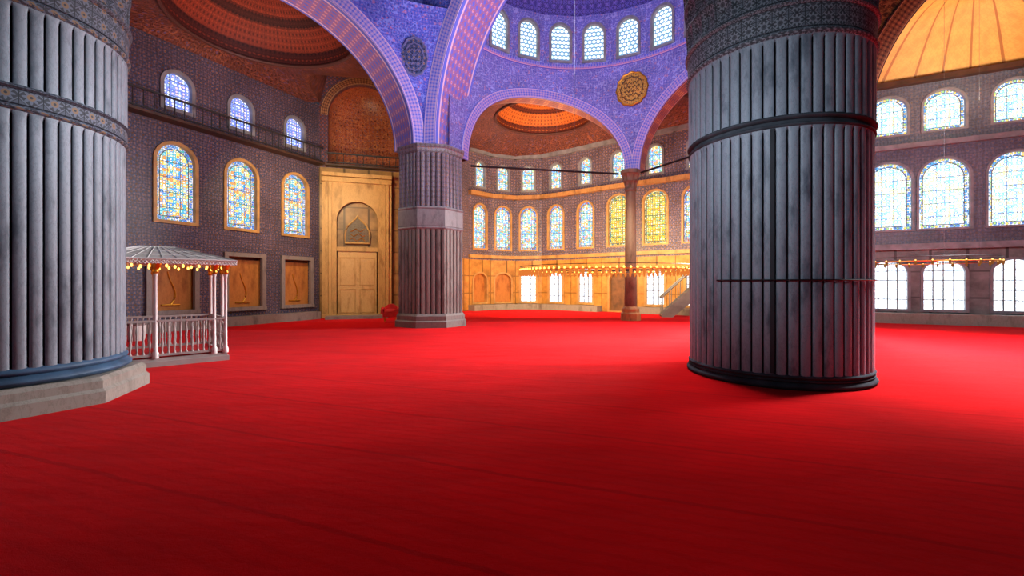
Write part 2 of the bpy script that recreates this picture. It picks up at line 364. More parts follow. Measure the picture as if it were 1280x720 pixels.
# ---------------------------------------------------------------- walls
class FR:
    def __init__(s,p0,p1):
        s.p0=Vector((p0[0],p0[1],0)); q=Vector((p1[0],p1[1],0)); s.L=(q-s.p0).length
        s.d=(q-s.p0).normalized(); s.n=Vector((s.d.y,-s.d.x,0)); s.rz=math.atan2(s.d.y,s.d.x)
    def P(s,x,z,d=0): return s.p0+s.d*x+s.n*d+Vector((0,0,z))
    def at(s,px):
        a=(px-640)/F
        return (a*s.p0.y-s.p0.x)/(s.d.x-a*s.d.y)
def hole(xc,w,zb,zt,rise=None):
    if rise is None: rise=w/2
    return dict(x=xc,w=w,zb=zb,zs=zt-rise,rise=rise)
def htop(h,x):
    t=(x-h['x'])/(h['w']/2); return h['zs']+h['rise']*sqrt(max(0,1-t*t))
def holed(mb,fr,x0,x1,z0,z1,holes,d0=0,depth=.3,m=0,mr=0):
    xs={round(x0,5),round(x1,5)}
    for h in holes:
        for k in range(17):
            x=round(h['x']-h['w']/2*cos(pi*k/16),5)
            if x0<=x<=x1: xs.add(x)
    xs=sorted(xs)
    for a,b in zip(xs,xs[1:]):
        if b-a<1e-5: continue
        xm=(a+b)/2; ca=cb=z0
        for h in sorted([h for h in holes if abs(xm-h['x'])<h['w']/2],key=lambda h:h['zb']):
            if h['zb']-min(ca,cb)>1e-4:
                mb.face([fr.P(a,ca,d0),fr.P(b,cb,d0),fr.P(b,h['zb'],d0),fr.P(a,h['zb'],d0)],[(a,ca),(b,cb),(b,h['zb']),(a,h['zb'])],m)
            mb.face([fr.P(a,h['zb'],d0),fr.P(b,h['zb'],d0),fr.P(b,h['zb'],d0-depth),fr.P(a,h['zb'],d0-depth)],None,mr)
            ca=htop(h,a); cb=htop(h,b)
            mb.face([fr.P(a,ca,d0-depth),fr.P(b,cb,d0-depth),fr.P(b,cb,d0),fr.P(a,ca,d0)],None,mr)
        mb.face([fr.P(a,ca,d0),fr.P(b,cb,d0),fr.P(b,z1,d0),fr.P(a,z1,d0)],[(a,ca),(b,cb),(b,z1),(a,z1)],m)
    for h in holes:
        for sg in (-1,1):
            x=h['x']+sg*h['w']/2
            q=[fr.P(x,h['zb'],d0),fr.P(x,h['zs'],d0),fr.P(x,h['zs'],d0-depth),fr.P(x,h['zb'],d0-depth)]
            mb.face(q if sg>0 else q[::-1],None,mr)
def outline(h,i,n=18):
    w=h['w']/2-i; H=h['zs']-h['zb']; R=max(h['rise']-i,.001)
    pts=[(-w,i),(w,i)]
    for k in range(n+1):
        a=pi*k/n; pts.append((w*cos(a),H+R*sin(a)))
    return pts
def window(label,fr,h,gm,fm,fw=.09,bars=None,group=None,out=.05,border=None,bw=.13):
    WN[0]+=1
    p=fr.P(h['x'],h['zb'],0)
    root=empty('window_%d'%WN[0],p,fr.rz)
    struct(root,label,'window',group)
    o=outline(h,-out); i=outline(h,fw); n=len(o)
    mb=MB()
    for k in range(n):
        a,b=o[k],o[(k+1)%n]; c,d=i[k],i[(k+1)%n]
        mb.face([(a[0],-.06,a[1]),(b[0],-.06,b[1]),(d[0],-.06,d[1]),(c[0],-.06,c[1])])
        mb.face([(c[0],-.06,c[1]),(d[0],-.06,d[1]),(d[0],.14,d[1]),(c[0],.14,c[1])])
        mb.face([(b[0],-.06,b[1]),(a[0],-.06,a[1]),(a[0],-.002,a[1]),(b[0],-.002,b[1])])
    mb.build('window_frame',fm,root)
    e=fw-.012
    if border:
        A=outline(h,e); Bq=outline(h,e+bw); D=outline(h,e+bw+.03); mb=MB(); ml=MB()
        for k in range(n):
            a,b,c,d=A[k],A[(k+1)%n],Bq[k],Bq[(k+1)%n]
            mb.face([(a[0],.12,a[1]),(b[0],.12,b[1]),(d[0],.12,d[1]),(c[0],.12,c[1])],[a,b,d,c])
            a,b,c,d=Bq[k],Bq[(k+1)%n],D[k],D[(k+1)%n]
            ml.face([(a[0],.105,a[1]),(b[0],.105,b[1]),(d[0],.105,d[1]),(c[0],.105,c[1])])
        mb.build('border_glass',border,root,smooth=False); ml.build('lead_strip',M['greybar'],root,smooth=False)
        e+=bw
    mb=MB(); pts=outline(h,e)
    mb.face([(x,.12,z) for x,z in pts],[(x,z) for x,z in pts])
    mb.build('pane',gm,root,smooth=False)
    if bars:
        nv,nh=bars; mb=MB(); W=h['w']-2*fw; H=h['zs']+h['rise']-h['zb']-2*fw
        for k in range(1,nv+1):
            x=-W/2+W*k/(nv+1); t=2*x/W; top=h['zs']-h['zb']+(h['rise']-fw)*sqrt(max(0,1-t*t))
            mb.box((x,.08,(fw+top)/2),(.032,.05,top-fw))
        for k in range(1,nh+1):
            z=fw+H*k/(nh+1)
            zz=z-(h['zs']-h['zb']); ww=W if zz<=0 else W*sqrt(max(0,1-(zz/max(h['rise']-fw,.01))**2))
            mb.box((0,.075,z),(ww,.045,.032))
        mb.build('glazing_bars',M['greybar'],root,smooth=False)
    return root
# ---------------------------------------------------------------- floor
mb=MB(); mb.face([(-22,-9,0),(30,-9,0),(30,33,0),(-22,33,0)])
struct(mb.build('floor',M['carpet']),'wide deep red prayer carpet covering the whole floor','floor')
# ---------------------------------------------------------------- left wall
A0=(-14.6,9.7); A1=(-9.05,21.35); A2=(-4.6,22.75)
fl=FR(A0,A1)
hs_mid=[]; hs_up=[]; hs_n=[]
for px in (220,302,369): hs_mid.append(hole(fl.at(px),1.36,3.72,6.5,.68))
for px in (222,301,368): hs_up.append(hole(fl.at(px),1.02,7.62,8.98,.48))
for px,w in ((216,1.5),(306,1.55),(371,1.5)): hs_n.append(hole(fl.at(px),w,.62,2.75,.001))
mb=MB(); holed(mb,fl,0,fl.L,0,10.0,hs_mid+hs_up+hs_n)
struct(mb.build('wall_left',M['leftwall'],smooth=False),'left side wall covered in dark brown and blue patterned tiles')
for k,h in enumerate(hs_mid):
    window('arched pale blue and gold stained glass window in the large middle row of the left wall, %s from the left'%ORD[k],fl,h,M['g_left'],M['winframe'],.07,group='large left wall windows',out=.04,border=M['g_leftb'],bw=.15)
for k,h in enumerate(hs_up):
    window('small arched blue window behind the gallery railing on the left wall, %s from the left'%ORD[k],fl,h,M['g_up'],M['winframe_g'],.07,group='small upper left windows')
DN=[0]
def niche(fr,h,label):
    DN[0]+=1
    root=empty('door_%d'%DN[0],fr.P(h['x'],h['zb'],0),fr.rz); struct(root,label,'niche','amber niches along the left wall')
    W=h['w']; H=h['zs']-h['zb']
    mb=MB()
    for x in (-W/2,W/2): mb.box((x,-.03,H/2),(.16,.14,H+.16))
    mb.box((0,-.03,H),(W+.16,.15,.16)); mb.box((0,-.04,0),(W+.2,.18,.14)); mb.build('door_frame',M['greystone'],root,smooth=False)
    mb=MB(); mb.box((0,.2,H/2),(W,.04,H)); mb.build('panel',M['orange'],root,smooth=False)
    mb=MB(); pts=[]
    for k in range(15):
        a=k/14; pts.append((.02+.30*sin(a*pi)*(1-a)-.1*a,.16,.25+a*H*.55))
    mb.tube(pts,[.04*(1-.6*k/14) for k in range(15)],8)
    mb.tube([(-.28,.16,.25),(.3,.16,.25)],.035,8); mb.build('gilt_ornament',M['gold'],root)
    mb=MB(); mb.box((0,.17,H*.93),(W-.14,.04,.08)); mb.build('panel_rail',M['wood'],root,smooth=False)
for k,h in enumerate(hs_n): niche(fl,h,'grey framed amber wall niche %s'%(['behind the white canopy','just right of the white canopy','beside the golden portal wall'][k]))
def wallbox(name,label,fr,x0,x1,z0,z1,d0,d1,mat,cat='ledge'):
    mb=MB(); c=fr.P((x0+x1)/2,(z0+z1)/2,(d0+d1)/2); mb.box(c,(x1-x0,abs(d1-d0),z1-z0),fr.rz)
    return struct(mb.build(name,mat,smooth=False),label,cat)
wallbox(trimname(),'slim brown gallery ledge running along the left wall under the small windows',fl,0,fl.L-.1,7.12,7.2,0,.5,M['wood'])
wallbox('baseboard_left','grey stone step along the foot of the left wall',fl,0,fl.L-.3,0,.34,0,.45,M['greystone'],'step')
def railing(fr,x0,x1,d,z,h,label,n,group):
    root=empty('gallery_railing',fr.P(x0,z,d),fr.rz); tag(root,label,'railing',group); L=x1-x0
    mb=MB(); mb.box((L/2,0,h),(L,.06,.06)); mb.build('top_rail',M['railpaint'],root,smooth=False)
    mb=MB(); mb.box((L/2,0,.08),(L,.04,.04)); mb.build('bottom_rail',M['railpaint'],root,smooth=False)
    mb=MB(); mb.lathe([(0,0),(.02,0),(.012,.12),(.022,h*.45),(.012,h*.7),(.02,h-.02),(0,h-.02)],8)
    b=mb.build('baluster',M['railpaint'],root)
    for k in range(n):
        q=b if k==0 else dup(b,root); q.location=(L*(k+.5)/n,0,0)
railing(fl,.6,fl.L-.15,.42,7.2,.66,'long dark iron gallery railing high on the left wall',40,'gallery railings')
# ---------------------------------------------------------------- portal wall
fp=FR(A1,A2)
hn=hole(fp.at(456),3.3,7.3,11.2,1.65)
mb=MB(); holed(mb,fp,0,fp.L,0,11.9,[hn],depth=.25)
struct(mb.build('wall_left_end',M['portalwall'],smooth=False),'end wall of the left bay behind the golden portal')
mb=MB(); R=1.65; cx=hn['x']; N=20
def alc(t,z,r): return fp.P(cx+r*cos(t),z,-.25-r*.6*sin(t))
for k in range(N):
    t0=pi*k/N; t1=pi*(k+1)/N
    mb.face([alc(t0,7.3,R),alc(t1,7.3,R),alc(t1,hn['zs'],R),alc(t0,hn['zs'],R)],[(t0*R,7.3),(t1*R,7.3),(t1*R,hn['zs']),(t0*R,hn['zs'])])
    for j in range(8):
        e0=pi/2*j/8; e1=pi/2*(j+1)/8; za=hn['zs']+R*e0; zb=hn['zs']+R*e1
        mb.face([alc(t0,hn['zs']+R*sin(e0),R*cos(e0)),alc(t1,hn['zs']+R*sin(e0),R*cos(e0)),alc(t1,hn['zs']+R*sin(e1),R*cos(e1)),alc(t0,hn['zs']+R*sin(e1),R*cos(e1))],
                [(t0*R,za),(t1*R,za),(t1*R,zb),(t0*R,zb)])
struct(mb.build(trimname(),M['alcove']),'red tiled arched alcove above the golden portal','alcove')
def flat_archivolt(fr,h,w,mat,label,d=.06):
    mb=MB(); n=24; a=h['w']/2; r=h['rise']
    for k in range(n):
        t0=pi*k/n; t1=pi*(k+1)/n
        def P(t,o,dd): return fr.P(h['x']+(a+o)*cos(t),h['zs']+(r+o)*sin(t),dd)
        u0=t0*a;u1=t1*a
        mb.face([P(t0,0,d),P(t0,w,d),P(t1,w,d),P(t1,0,d)],[(u0,0),(u0,1),(u1,1),(u1,0)])
        mb.face([P(t0,w,d),P(t0,w,0),P(t1,w,0),P(t1,w,d)],[(u0,.9),(u0,1),(u1,1),(u1,.9)])
        mb.face([P(t0,0,0),P(t0,0,d),P(t1,0,d),P(t1,0,0)],[(u0,0),(u0,.1),(u1,.1),(u1,0)])
    struct(mb.build(trimname(),mat),label,'arch band')
flat_archivolt(fp,hn,.34,M['ringw'],'brown painted band around the red tiled alcove arch')
wallbox(trimname(),'slim brown gallery ledge above the golden portal',fp,.3,fp.L-.1,7.12,7.2,0,.42,M['wood'])
railing(fp,.35,fp.L-.15,.36,7.2,.5,'short dark iron gallery railing above the golden portal',14,'gallery railings')
DN[0]+=1
rt=empty('door_%d'%DN[0],fp.P(0,0,0)); rt.location=(0,0,0); struct(rt,'tall honey coloured stone portal with amber door beside the middle pier','portal')
xc=fp.at(447); hp=hole(xc,1.86,0.14,5.5,.9)
mb=MB(); x0=.15; x1=min(fp.L-.1,xc*2-.15); holed(mb,fp,x0,x1,0,6.7,[hp],.3,.26)
mb.face([fp.P(x0,0,0),fp.P(x0,0,.3),fp.P(x0,6.7,.3),fp.P(x0,6.7,0)]); mb.face([fp.P(x1,0,.3),fp.P(x1,0,0),fp.P(x1,6.7,0),fp.P(x1,6.7,.3)])
mb.face([fp.P(x0,6.7,.3),fp.P(x1,6.7,.3),fp.P(x1,6.7,0),fp.P(x0,6.7,0)])
mb.build('surround',M['goldstone'],rt,smooth=False)
mb=MB()
for x in (x0+.2,x1-.2,xc-1.2,xc+1.2): mb.box(fp.P(x,3.2,.34),(.14,.1,6.4),fp.rz)
for z,w in ((6.45,.26),(6.7,.4),(.1,.3)): mb.box(fp.P((x0+x1)/2,z,.33),(x1-x0,w,.16),fp.rz)
mb.build('moulding',M['goldstone'],rt,smooth=False)
flat=MB()
flat.box(fp.P(xc,3.25,.12),(1.86,.2,.2),fp.rz)
flat.build('lintel',M['goldstone'],rt,smooth=False)
mb=MB(); mb.box(fp.P(xc,1.65,.1),(1.74,.1,3.1),fp.rz); dl=mb.build('door_leaf',M['cream'],rt,smooth=False)
mb=MB()
for sx in (-.44,.44):
    for z,h in ((.8,1.1),(2.2,1.3)): 
        for xx in (-.33,.33): mb.box(fp.P(xc+sx+xx,z,.16),(.04,.03,h),fp.rz)
        for zz in (-h/2,h/2): mb.box(fp.P(xc+sx,z+zz,.16),(.7,.03,.04),fp.rz)
mb.build('door_moulding',M['goldstone'],dl,smooth=False)
mb=MB(); half=[(.56,3.55),(.56,3.92),(.52,4.15),(.42,4.38),(.24,4.57),(.08,4.72),(0,4.86)]
pts=half+[(-x,z) for x,z in half[-2::-1]]
mb.face([fp.P(xc+x,z,.11) for x,z in pts],pts)
for k in range(len(pts)):
    a,b=pts[k],pts[(k+1)%len(pts)]; mb.face([fp.P(xc+a[0],a[1],0),fp.P(xc+b[0],b[1],0),fp.P(xc+b[0],b[1],.11),fp.P(xc+a[0],a[1],.11)])
mb.build('emblem',M['emblem'],rt,smooth=False)
mb=MB(); mb.tube([fp.P(xc+x,z,.12) for x,z in pts],.045,6,closed=True); mb.build('emblem_rim',M['goldstone'],rt)
for k in range(3):
    mb=MB(); mb.tube([fp.P(xc-.34+.68*j/8,3.72+k*.22+.07*sin(j*1.3+k*2),.125) for j in range(9)],.02,5); mb.build('script_stroke',M['gold'],rt)
mb=MB(); mb.box(fp.P(xc,.07,.75),(x1-x0-.4,.8,.14),fp.rz); mb.build('step',M['greystone'],rt,smooth=False)
# ---------------------------------------------------------------- apse walls
AP=[(-2.6,27.4),(-1.35,28.7),(.2,29.4),(1.9,29.1),(3.6,27.9),(5.2,26.5),(6.9,25.2),(8.6,24.0),(10.2,22.6)]
fr0=FR(A2,AP[0]); mb=MB(); holed(mb,fr0,0,fr0.L,0,11.9,[])
struct(mb.build('wall_back_corner',M['apsewall'],smooth=False),'plain return wall hidden behind the middle pier')
for i in range(8):
    f=FR(AP[i],AP[i+1]); c=f.L/2; hs=[]
    hm=hole(c,1.15 if i<5 else 1.35,3.75,6.55 if i<5 else 6.7,.6); hu=hole(c,.85,7.55,9.15,.42); hs=[hm,hu]
    hl=None
    if i in(2,3,4,6,7): hl=hole(c,1.1,.42,2.4,.32)
    else: hl=hole(c,1.2,.42 if i!=5 else .02,2.3,.5)
    hs.append(hl)
    mb=MB(); holed(mb,f,0,f.L,0,9.8,hs)
    struct(mb.build('wall_apse_%d'%(i+1),M['apsewall'],smooth=False),'%s facet from the left of the tiled apse wall'%ORD[i])
    window('arched %s window in the large middle row of the apse, %s from the left'%('yellow stained glass' if i in(5,6) else 'pale stained glass',ORD[i]),f,hm,M['g_warm'] if i in(5,6) else M['g_apse'],M['winframe'],.06,group='large apse windows',out=.04,border=M['g_warmb'] if i in(5,6) else M['g_apseb'],bw=.11)
    window('small arched window in the top row of the apse, %s from the left'%ORD[i],f,hu,M['g_apse'],M['winframe_g'],.06,group='small upper apse windows')
    if i in(2,3,4,6,7):
        window('bright barred floor level window of the apse, under the %s middle row window'%ORD[i],f,hl,M['g_clear'],M['winframe'],.08,(2,4),'low apse windows')
    else:
        DN[0]+=1; r=empty('door_%d'%DN[0],f.P(c,hl['zb'],0),f.rz)
        struct(r,('brown wooden doorway' if i==5 else 'amber lit wall niche')+' at floor level under the %s apse window'%ORD[i],'doorway' if i==5 else 'niche')
        o=outline(hl,-.06); q=outline(hl,.05); mb=MB(); n=len(o)
        for k in range(n):
            a,b,cc,d=o[k],o[(k+1)%n],q[k],q[(k+1)%n]
            mb.face([(a[0],-.05,a[1]),(b[0],-.05,b[1]),(d[0],-.05,d[1]),(cc[0],-.05,cc[1])]); mb.face([(cc[0],-.05,cc[1]),(d[0],-.05,d[1]),(d[0],.2,d[1]),(cc[0],.2,cc[1])])
        mb.build('door_frame',M['winframe'],r)
        mb=MB(); mb.face([(x,.2,z) for x,z in outline(hl,.04)]); mb.build('panel',M['softwood'] if i==5 else M['orange'],r,smooth=False)
for z0,z1,d,lab,mt in ((3.2,3.4,.14,'brown stone cornice under the large apse windows','winframe'),(7.0,7.25,.3,'carved cornice under the small upper apse windows','basestone'),(9.6,9.85,.2,'cornice at the top of the apse wall','winframe_g')):
    mb=MB()
    for i in range(8):
        f=FR(AP[i],AP[i+1]); mb.box(f.P(f.L/2,(z0+z1)/2,d/2),(f.L+.1,d,z1-z0),f.rz)
    struct(mb.build(trimname(),M[mt],smooth=False),lab,'cornice')
mb=MB()
for i in range(8):
    if i==5: continue
    f=FR(AP[i],AP[i+1]); mb.box(f.P(f.L/2,.17,.3),(f.L+.12,.6,.34),f.rz)
struct(mb.build('baseboard_back',M['plinth'],smooth=False),'pale stone step along the foot of the apse wall','step')
# ---------------------------------------------------------------- right wall
B0=AP[-1]; B1=(14.0,20.0); B2=(24,14.6)
f=FR(B0,B1); mb=MB(); holed(mb,f,0,f.L,0,9.8,[]); struct(mb.build('wall_right_corner',M['rightwall'],smooth=False),'short plain wall joining apse and right wall behind the near right column')
fr_=FR(B1,B2); hs=[]; W=[]
for px in (1110,1180,1270,1385):
    x=fr_.at(px); W.append((hole(x,1.64,3.8,6.68,.82),hole(x,1.36,7.75,9.42,.64),hole(x,1.4,.5,2.6,.55)))
for w in W: hs+=list(w)
mb=MB(); holed(mb,fr_,0,fr_.L,0,10.0,hs)
struct(mb.build('wall_right',M['rightwall'],smooth=False),'right side wall with three rows of bright windows')
for k,(a,b,c) in enumerate(W):
    window('tall arched sunlit window in the middle row of the right wall, %s from the left'%ORD[k],fr_,a,M['g_right'],M['winframe_g'],.05,group='large right wall windows',border=M['g_rightb'],bw=.14,out=.03)
    window('arched pale window in the top row of the right wall, %s from the left'%ORD[k],fr_,b,M['g_right'],M['winframe_g'],.05,group='upper right wall windows',border=M['g_rightb'],bw=.11,out=.03)
    window('arched barred floor level window of the right wall, %s from the left'%ORD[k],fr_,c,M['g_clearr'],M['winframe_g'],.07,(3,4),'low right wall windows',out=.03)
wallbox(trimname(),'grey cornice above the low right wall windows',fr_,0,fr_.L,3.0,3.25,0,.16,M['winframe_g'],'cornice')
wallbox(trimname(),'grey cornice under the upper right wall windows',fr_,0,fr_.L,7.15,7.35,0,.25,M['winframe_g'],'cornice')
wallbox(trimname(),'dark cornice at the top of the right wall',fr_,0,fr_.L,9.75,9.95,0,.3,M['wood'],'cornice')
wallbox('baseboard_right','pale marble bench along the foot of the right wall',fr_,0,fr_.L,0,.42,0,.6,M['plinth'],'bench')
# ---------------------------------------------------------------- columns
def oct_r(th,k=8,off=0):
    s=2*pi/k; q=((th+off)%s)-s/2; return cos(s/2)/cos(q)
def shaft(mb,r,z0,z1,n,g=.07,bulge=.03,facet=0,off=0):
    prof=[(0,0),(.02,1),(.12,1),(.14,0),(.21,-.5),(.34,-.87),(.56,-1),(.78,-.87),(.93,-.5)]
    NP=len(prof)
    zs=[(z0,.6),(z0+.02,1),(z1-.10,1),(z1-.05,.6),(z1-.02,0),(z1,0)]
    K=n*NP
    def P(k,zi):
        i,j=divmod(k%K,NP); t,q=prof[j]; z,e=zs[zi]
        th=2*pi*(i+t)/n
        R=r*(oct_r(th,facet,off) if facet else 1)
        rr=R-(g*q*e if q>0 else 0)-bulge*e*(1+min(q,0))
        return Vector((rr*cos(th),rr*sin(th),z))
    for zi in range(len(zs)-1):
        for k in range(K):
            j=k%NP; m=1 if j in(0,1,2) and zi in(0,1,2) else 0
            mb.face([P(k,zi),P(k+1,zi),P(k+1,zi+1),P(k,zi+1)],None,m)
def scallop(mb,r0,r1,z0,z1,rows,n):
    for q in range(rows):
        ra=r0+(r1-r0)*q/rows; rb=r0+(r1-r0)*(q+1)/rows; za=z0+(z1-z0)*q/rows; zb=z0+(z1-z0)*(q+1)/rows
        off=.5*(q%2); S=8; K=n*S; H=5
        def P(k,j):
            x=((k/S+off)%1); d=abs(x-.5)*2
            t=j/H; depth=(1-d**2)*.07*sin(pi*min(1,t*1.0))
            rr=ra+(rb-ra)*t**1.5-depth
            th=2*pi*k/K
            return Vector((rr*cos(th),rr*sin(th),za+(zb-za)*t))
        for j in range(H):
            for k in range(K):
                mb.face([P(k,j),P(k+1,j),P(k+1,j+1),P(k,j+1)],[(k/K*2*pi*r0,za+(zb-za)*j/H),((k+1)/K*2*pi*r0,za+(zb-za)*j/H),((k+1)/K*2*pi*r0,za+(zb-za)*(j+1)/H),(k/K*2*pi*r0,za+(zb-za)*(j+1)/H)])
def torus_prof(r,z0,z1,b,n=8):
    return [(r+b*sin(pi*k/n),z0+(z1-z0)*k/n) for k in range(n+1)]
def big_column(loc,label,r,n,stone,collar,capz,base,plinth=None,rot=0,top=7.6,wire=False):
    root=empty('column',(loc[0],loc[1],0)); tag(root,label,'column')
    zb=0; cv=M['carvedl'] if plinth else M['carved']
    if plinth:
        mb=MB(); R=plinth; mb.lathe([(0,0),(R,0),(R,.16),(R-.04,.2),(R-.04,.30),(R-.09,.35),(0,.35)],8,rot=rot); mb.build('plinth',M['plinth'],root,ang=20); zb=.35
        pr=[(r-.1,zb)]+torus_prof(r,zb,zb+.12,.07)+torus_prof(r-.02,zb+.13,zb+.22,.045)+[(r-.1,zb+.23)]; z=zb+.21
    else:
        pr=[(r-.1,zb)]+torus_prof(r,zb,zb+.10,.04)+torus_prof(r-.02,zb+.11,zb+.15,.03)+torus_prof(r-.02,zb+.16,zb+.22,.035)+[(r-.1,zb+.23)]; z=zb+.21
    mb=MB(); mb.lathe(pr,72); mb.build('base_moulding',base,root)
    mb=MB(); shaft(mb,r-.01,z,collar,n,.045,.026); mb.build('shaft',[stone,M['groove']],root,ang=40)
    mb=MB()
    if plinth: pr=[(r-.1,collar-.02)]+torus_prof(r-.01,collar-.02,collar+.05,.04)+[(r+.01,collar+.06),(r+.01,collar+.22)]+torus_prof(r,collar+.23,collar+.29,.04)+[(r-.05,collar+.31)]; ch=.29
    else: pr=[(r-.1,collar-.02)]+torus_prof(r-.01,collar-.02,collar+.04,.025)+[(r-.04,collar+.05),(r-.04,collar+.09)]+torus_prof(r,collar+.10,collar+.16,.03)+[(r-.05,collar+.18)]; ch=.16
    mb.lathe(pr,72); mb.build('collar',M['darkstone'] if not plinth else cv,root)
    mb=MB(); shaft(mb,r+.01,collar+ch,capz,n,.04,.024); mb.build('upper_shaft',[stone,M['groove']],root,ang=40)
    mb=MB(); mb.lathe([(r-.05,capz-.02)]+torus_prof(r,capz-.02,capz+.10,.05)+[(r+.02,capz+.11),(r+.03,capz+.42)]+torus_prof(r+.02,capz+.43,capz+.53,.05),72); mb.build('carved_band',cv,root)
    mb=MB(); scallop(mb,r+.03,r+.14,capz+.53,top,4,30); mb.lathe([(r+.14,top),(r+.2,top+.02),(r+.2,top+.3),(0,top+.3)],48); mb.build('capital',cv,root)
    if wire:
        mb=MB(); mb.tube([((r+.015)*cos(rad(a)),(r+.015)*sin(rad(a)),1.66) for a in range(205,317,4)],.014,6); mb.build('iron_wire',M['iron'],root)
        mb=MB(); a=rad(239); mb.box(((r-.02)*cos(a),(r-.02)*sin(a),(z+collar)/2),(.05,.06,collar-z-.05),a); mb.build('seam',M['groove'],root,smooth=False)
    return root
big_column((4.72,8.19),'huge slate grey fluted marble column standing on the carpet at right',1.43,54,M['stone_r'],4.0,5.35,M['darkstone'],wire=True)
big_column((-7.14,6.27),'huge grey fluted column on an octagonal marble plinth at left edge',1.40,60,M['stone'],3.72,5.0,M['blue'],plinth=1.68,rot=rad(-5))
def pier(loc,label,r=1.3,ztop=6.72):
    root=empty('pier',(loc[0],loc[1],0)); tag(root,label,'pier'); off=rad(12)
    mb=MB(); mb.lathe([(0,0),(r+.14,0),(r+.14,.22),(r+.08,.26),(r+.08,.42),(r+.02,.5),(0,.5)],8,rot=-off); mb.build('plinth',M['pierstone'],root,ang=20)
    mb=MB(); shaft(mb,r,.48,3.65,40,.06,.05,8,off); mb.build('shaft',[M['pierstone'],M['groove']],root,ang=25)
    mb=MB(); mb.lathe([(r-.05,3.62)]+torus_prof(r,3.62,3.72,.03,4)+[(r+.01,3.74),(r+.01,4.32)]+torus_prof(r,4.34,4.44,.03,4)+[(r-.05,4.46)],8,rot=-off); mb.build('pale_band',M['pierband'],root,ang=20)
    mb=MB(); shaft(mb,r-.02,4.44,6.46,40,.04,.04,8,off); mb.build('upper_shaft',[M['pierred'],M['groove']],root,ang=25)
    mb=MB(); mb.lathe([(r-.05,6.44),(r+.0,6.46),(r+.02,6.58),(r+.06,6.62),(r+.06,ztop),(0,ztop)],8,rot=-off); mb.build('cornice',M['pierred'],root,ang=20)
    return root
pier((-3.17,17.8),'massive banded brown-grey pier in the middle carrying the blue arches')
pier((8.1,13.8),'banded brown-grey pier standing mostly hidden behind the near right column')
rt=empty('column',(5.25,20.15,0)); tag(rt,'slim muted brown stone column in the apse under the gold medallion','column')
mb=MB(); mb.lathe([(0,0),(.44,0),(.44,.3),(.37,.36),(.37,.5),(.26,.62),(0,.62)],8,rot=.39); mb.build('base',M['basestone'],rt,ang=20)
mb=MB(); mb.lathe([(.25,.6),(.27,.7),(.24,3.0),(.22,5.7)],32); mb.build('shaft',M['brownstone'],rt)
mb=MB(); mb.lathe([(.22,5.68),(.26,5.72),(.26,5.80),(.23,5.84)],32); mb.build('collar',M['brownstone'],rt)
mb=MB(); scallop(mb,.25,.40,5.82,6.45,2,10); mb.lathe([(.40,6.45),(.44,6.46),(.44,6.62),(0,6.62)],8,rot=.39); mb.build('capital',M['brownstone'],rt)
# ---------------------------------------------------------------- arches
def V2(x,y): return Vector((x,y,0))
def arch_wall(label,G,d,n,clear,rise,zs,ztop,depth,ml,mr,mf,ms,mring,w,ringlabel):
    mb=MB(); K=56; pr=[]; s=0; last=None
    for k in range(K+1):
        a=pi*k/K; u=clear/2*(1-cos(a)); h=rise*sin(a)
        if last: s+=math.hypot(u-last[0],h-last[1])
        last=(u,h); pr.append((u,h,s))
    def P(u,z,dd): return G+d*u+n*dd+Vector((0,0,z))
    for (u0,h0,s0),(u1,h1,s1) in zip(pr,pr[1:]):
        a,b=zs+h0,zs+h1
        mb.face([P(u0,a,0),P(u1,b,0),P(u1,ztop,0),P(u0,ztop,0)],[(u0,a),(u1,b),(u1,ztop),(u0,ztop)],0)
        mb.face([P(u1,b,depth),P(u0,a,depth),P(u0,ztop,depth),P(u1,ztop,depth)],[(u1,b),(u0,a),(u0,ztop),(u1,ztop)],0)
        mb.face([P(u0,a,depth),P(u1,b,depth),P(u1,b,0),P(u0,a,0)],[(s0,1),(s1,1),(s1,0),(s0,0)],1)
    for u0,u1 in ((-ml,0),(clear,clear+mr)):
        if u1-u0<.01: continue
        mb.face([P(u0,zs,0),P(u1,zs,0),P(u1,ztop,0),P(u0,ztop,0)],[(u0,zs),(u1,zs),(u1,ztop),(u0,ztop)],0)
        mb.face([P(u1,zs,depth),P(u0,zs,depth),P(u0,ztop,depth),P(u1,ztop,depth)],None,0)
        mb.face([P(u0,zs,depth),P(u1,zs,depth),P(u1,zs,0),P(u0,zs,0)],None,0)
    struct(mb.build(trimname(),[mf,ms],ang=30),label,'arch')
    mb=MB(); e=-.07
    for k in range(K):
        a0=pi*k/K; a1=pi*(k+1)/K
        def Q(a,o,dd): return P(clear/2-(clear/2+o)*cos(a),zs+(rise+o)*sin(a),dd)
        s0,s1=pr[k][2],pr[k+1][2]
        mb.face([Q(a0,0,e),Q(a1,0,e),Q(a1,w,e),Q(a0,w,e)],[(s0,0),(s1,0),(s1,1),(s0,1)])
        mb.face([Q(a0,w,e),Q(a1,w,e),Q(a1,w,0),Q(a0,w,0)],[(s0,.9),(s1,.9),(s1,1),(s0,1)])
        mb.face([Q(a0,0,0),Q(a1,0,0),Q(a1,0,e),Q(a0,0,e)],[(s0,0),(s1,0),(s1,.1),(s0,.1)])
    struct(mb.build(trimname(),mring),ringlabel,'arch band')
ZS=6.76; R1=4.4; R2=7.8
d1=V2(-.773,-.635); n1=V2(-.635,.773); G1=V2(-3.64,16.64)
d2=V2(.93,-.36).normalized(); n2=V2(.36,.93).normalized(); G2=V2(-2.79,16.7)
arch_wall('great blue arch spanning left from the middle pier',G1,d1,n1,10,R1,ZS,15,1.5,.7,1.6,M['spandrel'],M['soffit'],M['ring'],.5,'blue patterned band edging the great left arch')
